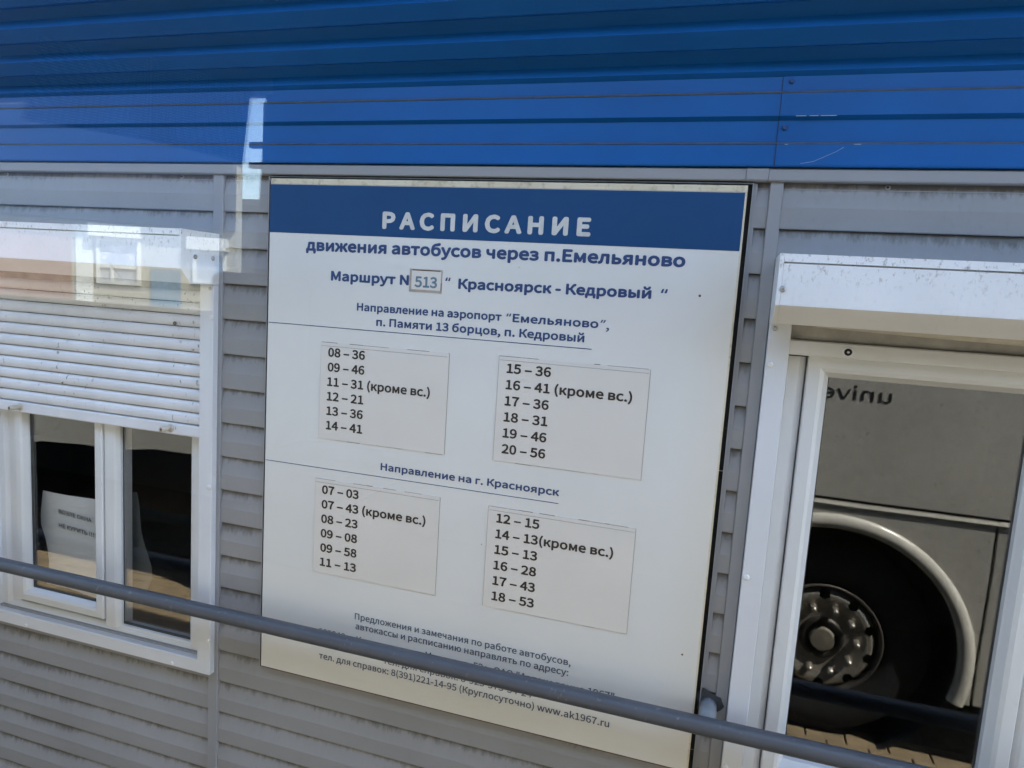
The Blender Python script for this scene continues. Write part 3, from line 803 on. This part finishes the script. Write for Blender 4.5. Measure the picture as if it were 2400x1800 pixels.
MB().box(-1.84, 4.34, YF + .052, YF + .08, 1.22, 3.02).build("inner_lining", BUSI, bus)
MB().box(BXA + .06, BXB - .06, YB0 - .051, YB0 - .031, 1.22, 1.93).build("inner_lining", BUSI, bus)
# near side panes and pillars; the camera looks out through the middle one
for i, (a, b) in enumerate(((-7.5, -5.35), (-5.25, -3.1), (-3.0, -1.05), (-.95, .85), (.95, 2.6), (2.7, 4.3))):
    MB().box(a, b, YB0 - .0105, YB0 - .0055, 1.956, 3.019).build("near_pane", BGLASS if i == 3 else TGLASS, bus)
for a, b in ((-7.6, -7.5), (-5.35, -5.25), (-3.1, -3.0), (-1.05, -.95), (.85, .95), (2.6, 2.7), (4.3, 4.4)):
    MB().box(a, b, YB0 - .04, YB0 - .003, 1.955, 3.02).build("window_pillar", BUSD, bus)
# wheels
for cx in (W1X, W2X):
    ty = MB().lathe_y([(.285, YB0 - .085), (.300, YB0 - .062), (.345, YB0 - .050), (.42, YB0 - .046), (.480, YB0 - .058), (.512, YB0 - .085), (.520, YB0 - .11), (.520, YB0 - .33), (.49, YB0 - .36)], cx, WZ, 48).build("wheel", TYRE, bus, smooth=True)
    YW = YB0 - .05
    MB().lathe_y([(.294, YW + .005), (.290, YW + .012), (.279, YW + .010), (.268, YW - .03), (.262, YW - .075), (.225, YW - .078)], cx, WZ, 40).build("rim", RIMD, ty, smooth=True)
    # dished disc with hand holes: dish ring, nuts and hub
    dish = MB()
    N = 150; rings = [.266 - .0055 * i for i in range(13)] + [.17, .15, .10]
    def yd(r): return YW - .028 + .034 * max(0, min(1, (.266 - r) / .028)) ** .6 - (.020 * min(1, max(0, (.215 - r) / .07)))
    for r_ in rings: dish.v += [(cx + r_ * math.cos(2 * math.pi * j / N), yd(r_), WZ + r_ * math.sin(2 * math.pi * j / N)) for j in range(N)]
    for i in range(len(rings) - 1):
        rm = (rings[i] + rings[i + 1]) / 2
        for j in range(N):
            am = 2 * math.pi * (j + .5) / N; q = round((am - math.radians(20)) / (math.pi / 5)) * math.pi / 5 + math.radians(20)
            if math.hypot(rm * math.cos(am) - .240 * math.cos(q), rm * math.sin(am) - .240 * math.sin(q)) < .0265: continue
            dish.f.append((i * N + j, i * N + (j + 1) % N, (i + 1) * N + (j + 1) % N, (i + 1) * N + j))
    dish.build("disc", RIM, ty, smooth=True)
    MB().lathe_y([(.26, YW - .079), (.001, YW - .079)], cx, WZ, 24).build("brake_drum", BUSD, ty)
    MB().lathe_y([(.112, YW - .016), (.104, YW + .002), (.086, YW + .006), (.080, YW - .006), (.064, YW - .006), (.0635, YW + .004)], cx, WZ, 28).build("hub", HUB, ty, smooth=True)
    MB().lathe_y([(.0634, YW - .004), (.062, YW + .014), (.054, YW + .019), (.001, YW + .021)], cx, WZ, 28).build("hub_cap", DUSTY, ty)
    for k in range(10):
        a = math.radians(2) + k * math.pi / 5
        MB().lathe_y([(.0001, YW + .042), (.009, YW + .041), (.0140, YW + .034), (.0165, YW + .020), (.0165, YW + .004), (.021, YW + .003), (.022, YW - .012)], cx + .1675 * math.cos(a), WZ + .1675 * math.sin(a), 8).build("wheel_nut", RIM, ty)
# raised model name on the panel; from the kiosk it reads from +x to -x
YL = YB0 + .0015
t_ = text("universe", .795, .300, 1.8035, .0505, YL, BUSD, bus, .012, ref='u', name='lettering', flip=-1)
# seats seen as dark shapes
for x in (-2.9, -1.3, 1.0):
    for y in (-2.35, -3.75):
        MB().box(x - .22, x + .22, y - .21, y + .21, 1.50, 1.62).box(x - .27, x - .17, y - .22, y + .22, 1.55, 2.22 if x > -2 else 2.1).box(x - .2, x + .2, y - .06, y + .06, 1.22, 1.5).build("seat", SEATM, bus, bevel=.03)
adopt(bus)
for c in bus.children:
    for g_ in c.children: g_.matrix_parent_inverse = Matrix.Identity(4)
# perforated blind that hangs inside, beside the far windows
def gpt(gx, gz, d): return (gx * d, -1.79 - (d - .11), 2.2 + gz * d)
bl = MB()
A = [gpt(-1.249, .26, 1.18), gpt(-1.205, .402, 1.18), gpt(-.9785, .341, 1.38), gpt(-.9624, .3578, 1.38), gpt(-.764, .302, 1.58), gpt(-.7782, .1875, 1.58), gpt(-.96, .222, 1.38)]
bo = meshobj("sun_blind", A + [(x, y + .002, z) for x, y, z in A], [(0, 1, 2, 6), (6, 3, 4, 5), (6, 2, 3), (7, 13, 9, 8), (13, 12, 11, 10), (13, 10, 9), (0, 7, 8, 1), (1, 8, 9, 2), (4, 11, 12, 5), (5, 12, 13, 6), (6, 13, 7, 0)], BLIND)
uvl = bo.data.uv_layers.new(name="uv")
for lp in bo.data.loops:
    co = bo.data.vertices[lp.vertex_index].co; uvl.data[lp.index].uv = ((co.x + 2) * 1.2, (co.z - 2.4) * 2.2)
tag(bo, "faint perforated grey sun blind hanging inside the coach, reflected over the blue sheet", "sun blind")

# ------------------------------------------------------------ the kiosk across the street, in the sun
oy = -14.79
ok = empty("opposite_kiosk", (-12.5, oy, 0), "sunlit beige kiosk across the street, reflected in the coach pane over the left shutter", "kiosk")
MB().box(-27, -10.85, oy - .5, oy, 0, 4.75).box(-26.9, -13.2, oy - 3, oy - .502, 0, 4.7).build("wall", OPB, ok)
hb = MB().box(-60, -21.5, oy - 12, oy - 6, 0, 14).build("added_dark_building", M("added_building_dark", (.022, .022, .024), .9), None)  # unseen block added so no bright sky reflects above the kiosk
tag(hb, "tall dark building added behind the sunlit kiosk to keep bright sky out of the reflection", "building")
MB().box(-27.2, -10.86, oy - .52, oy + .25, 3.28, 6.2).build("blue_fascia", M("opposite_dark_blue_fascia", (.006, .022, .06), .7), ok)
for a, b, mt_ in ((-17.4, -14.4, OPR), (-12.70, -12.05, OPBL), (-20, -19.2, OPR), (-14.30, -13.95, OPW)):
    MB().box(a, b, oy + .001, oy + .03, .6, 3.2 if mt_ is not OPBL else 2.3).build("facade_panel", mt_, ok)
for a, b, zt, zb in ((-13.86, -12.92, 2.93, 1.90), (-11.78, -11.05, 2.78, 2.05)):
    wn = MB().frame(a, b, zb, zt, [(0, oy), (0, oy + .06), (.07, oy + .06), (.07, oy + .01)]).build("window", OPW, ok)
    MB().box(a + .07, b - .07, oy + .003, oy + .012, zb + .07, zt - .07).build("pane", OPG, wn)
    MB().box(a - .1, b + .05, oy, oy + .2, zt + .02, zt + .3).build("shutter_box", OPW, wn)
    if zb < 2:
        MB().box(a + .07, b - .07, oy + .013, oy + .05, zb + .36, zb + .43).box(a + .30, a + .36, oy + .013, oy + .05, zb + .07, zb + .36).build("glazing_bar", OPW, wn)
        pp2 = MB()
        pp2.lathe_y([(.001, oy + .016), (.17, oy + .016)], (a + b) / 2, zt - .16, 20, math.pi, 2 * math.pi, closed=False)
        for sx in (-1, 1):
            for q in range(3):
                cx, cz = (a + b) / 2 + sx * (.24 + .03 * q), zt - .36 - .05 * q
                pp2.prism_y([(cx - .05, cz - .02), (cx + .05, cz + .02 * sx), (cx + .03, cz + .05), (cx - .06, cz + .02)], oy + .014, oy + .016)
        pp2.build("window_print", OPWHITE, wn)
    else:
        MB().box(b - .24, b - .1, oy + .013, oy + .016, zb + .1, zt - .1).build("window_print", OPBL, wn)
adopt(ok)
ok.rotation_euler.z = math.radians(-24)
for c in ok.children:
    for g_ in c.children: g_.matrix_parent_inverse = Matrix.Identity(4)
gb = MB().box(-17.6, -13.2, oy - 9, oy - 5.5, 0, 4.45).box(-17.8, -13.0, oy - 9.2, oy - 5.3, 4.452, 4.62).build("added_grey_shed", M("added_shed_grey", (.10, .10, .095), .9, var=.2, scale=1.5))  # added to hide the lower part of the reflected sky strip
tag(gb, "low grey shed added beyond the kiosk across the street to cover the lower sky strip", "shed")
# street lamp seen in the strip of sky beside the blind
lp = empty("street_lamp", (-11.6, -17.2, 0), "dark street lamp pole with two crossarms standing against the bright sky strip", "street lamp")
v, f = tube([(-11.55, -17.2, 0), (-11.55, -17.2, 6.6)], .06, 10); meshobj("pole", v, f, BUSD, lp)
for z in (5.0, 5.5): MB().box(-11.95, -11.5, -17.25, -17.1, z, z + .14).build("lamp_head", BUSD, lp)
MB().prism_y([(-12.1, 3.6), (-11.5, 3.6), (-11.55, 3.95), (-11.8, 3.9)], -17.25, -17.2).build("shade", BUSD, lp)
adopt(lp)
print("pavers", single)
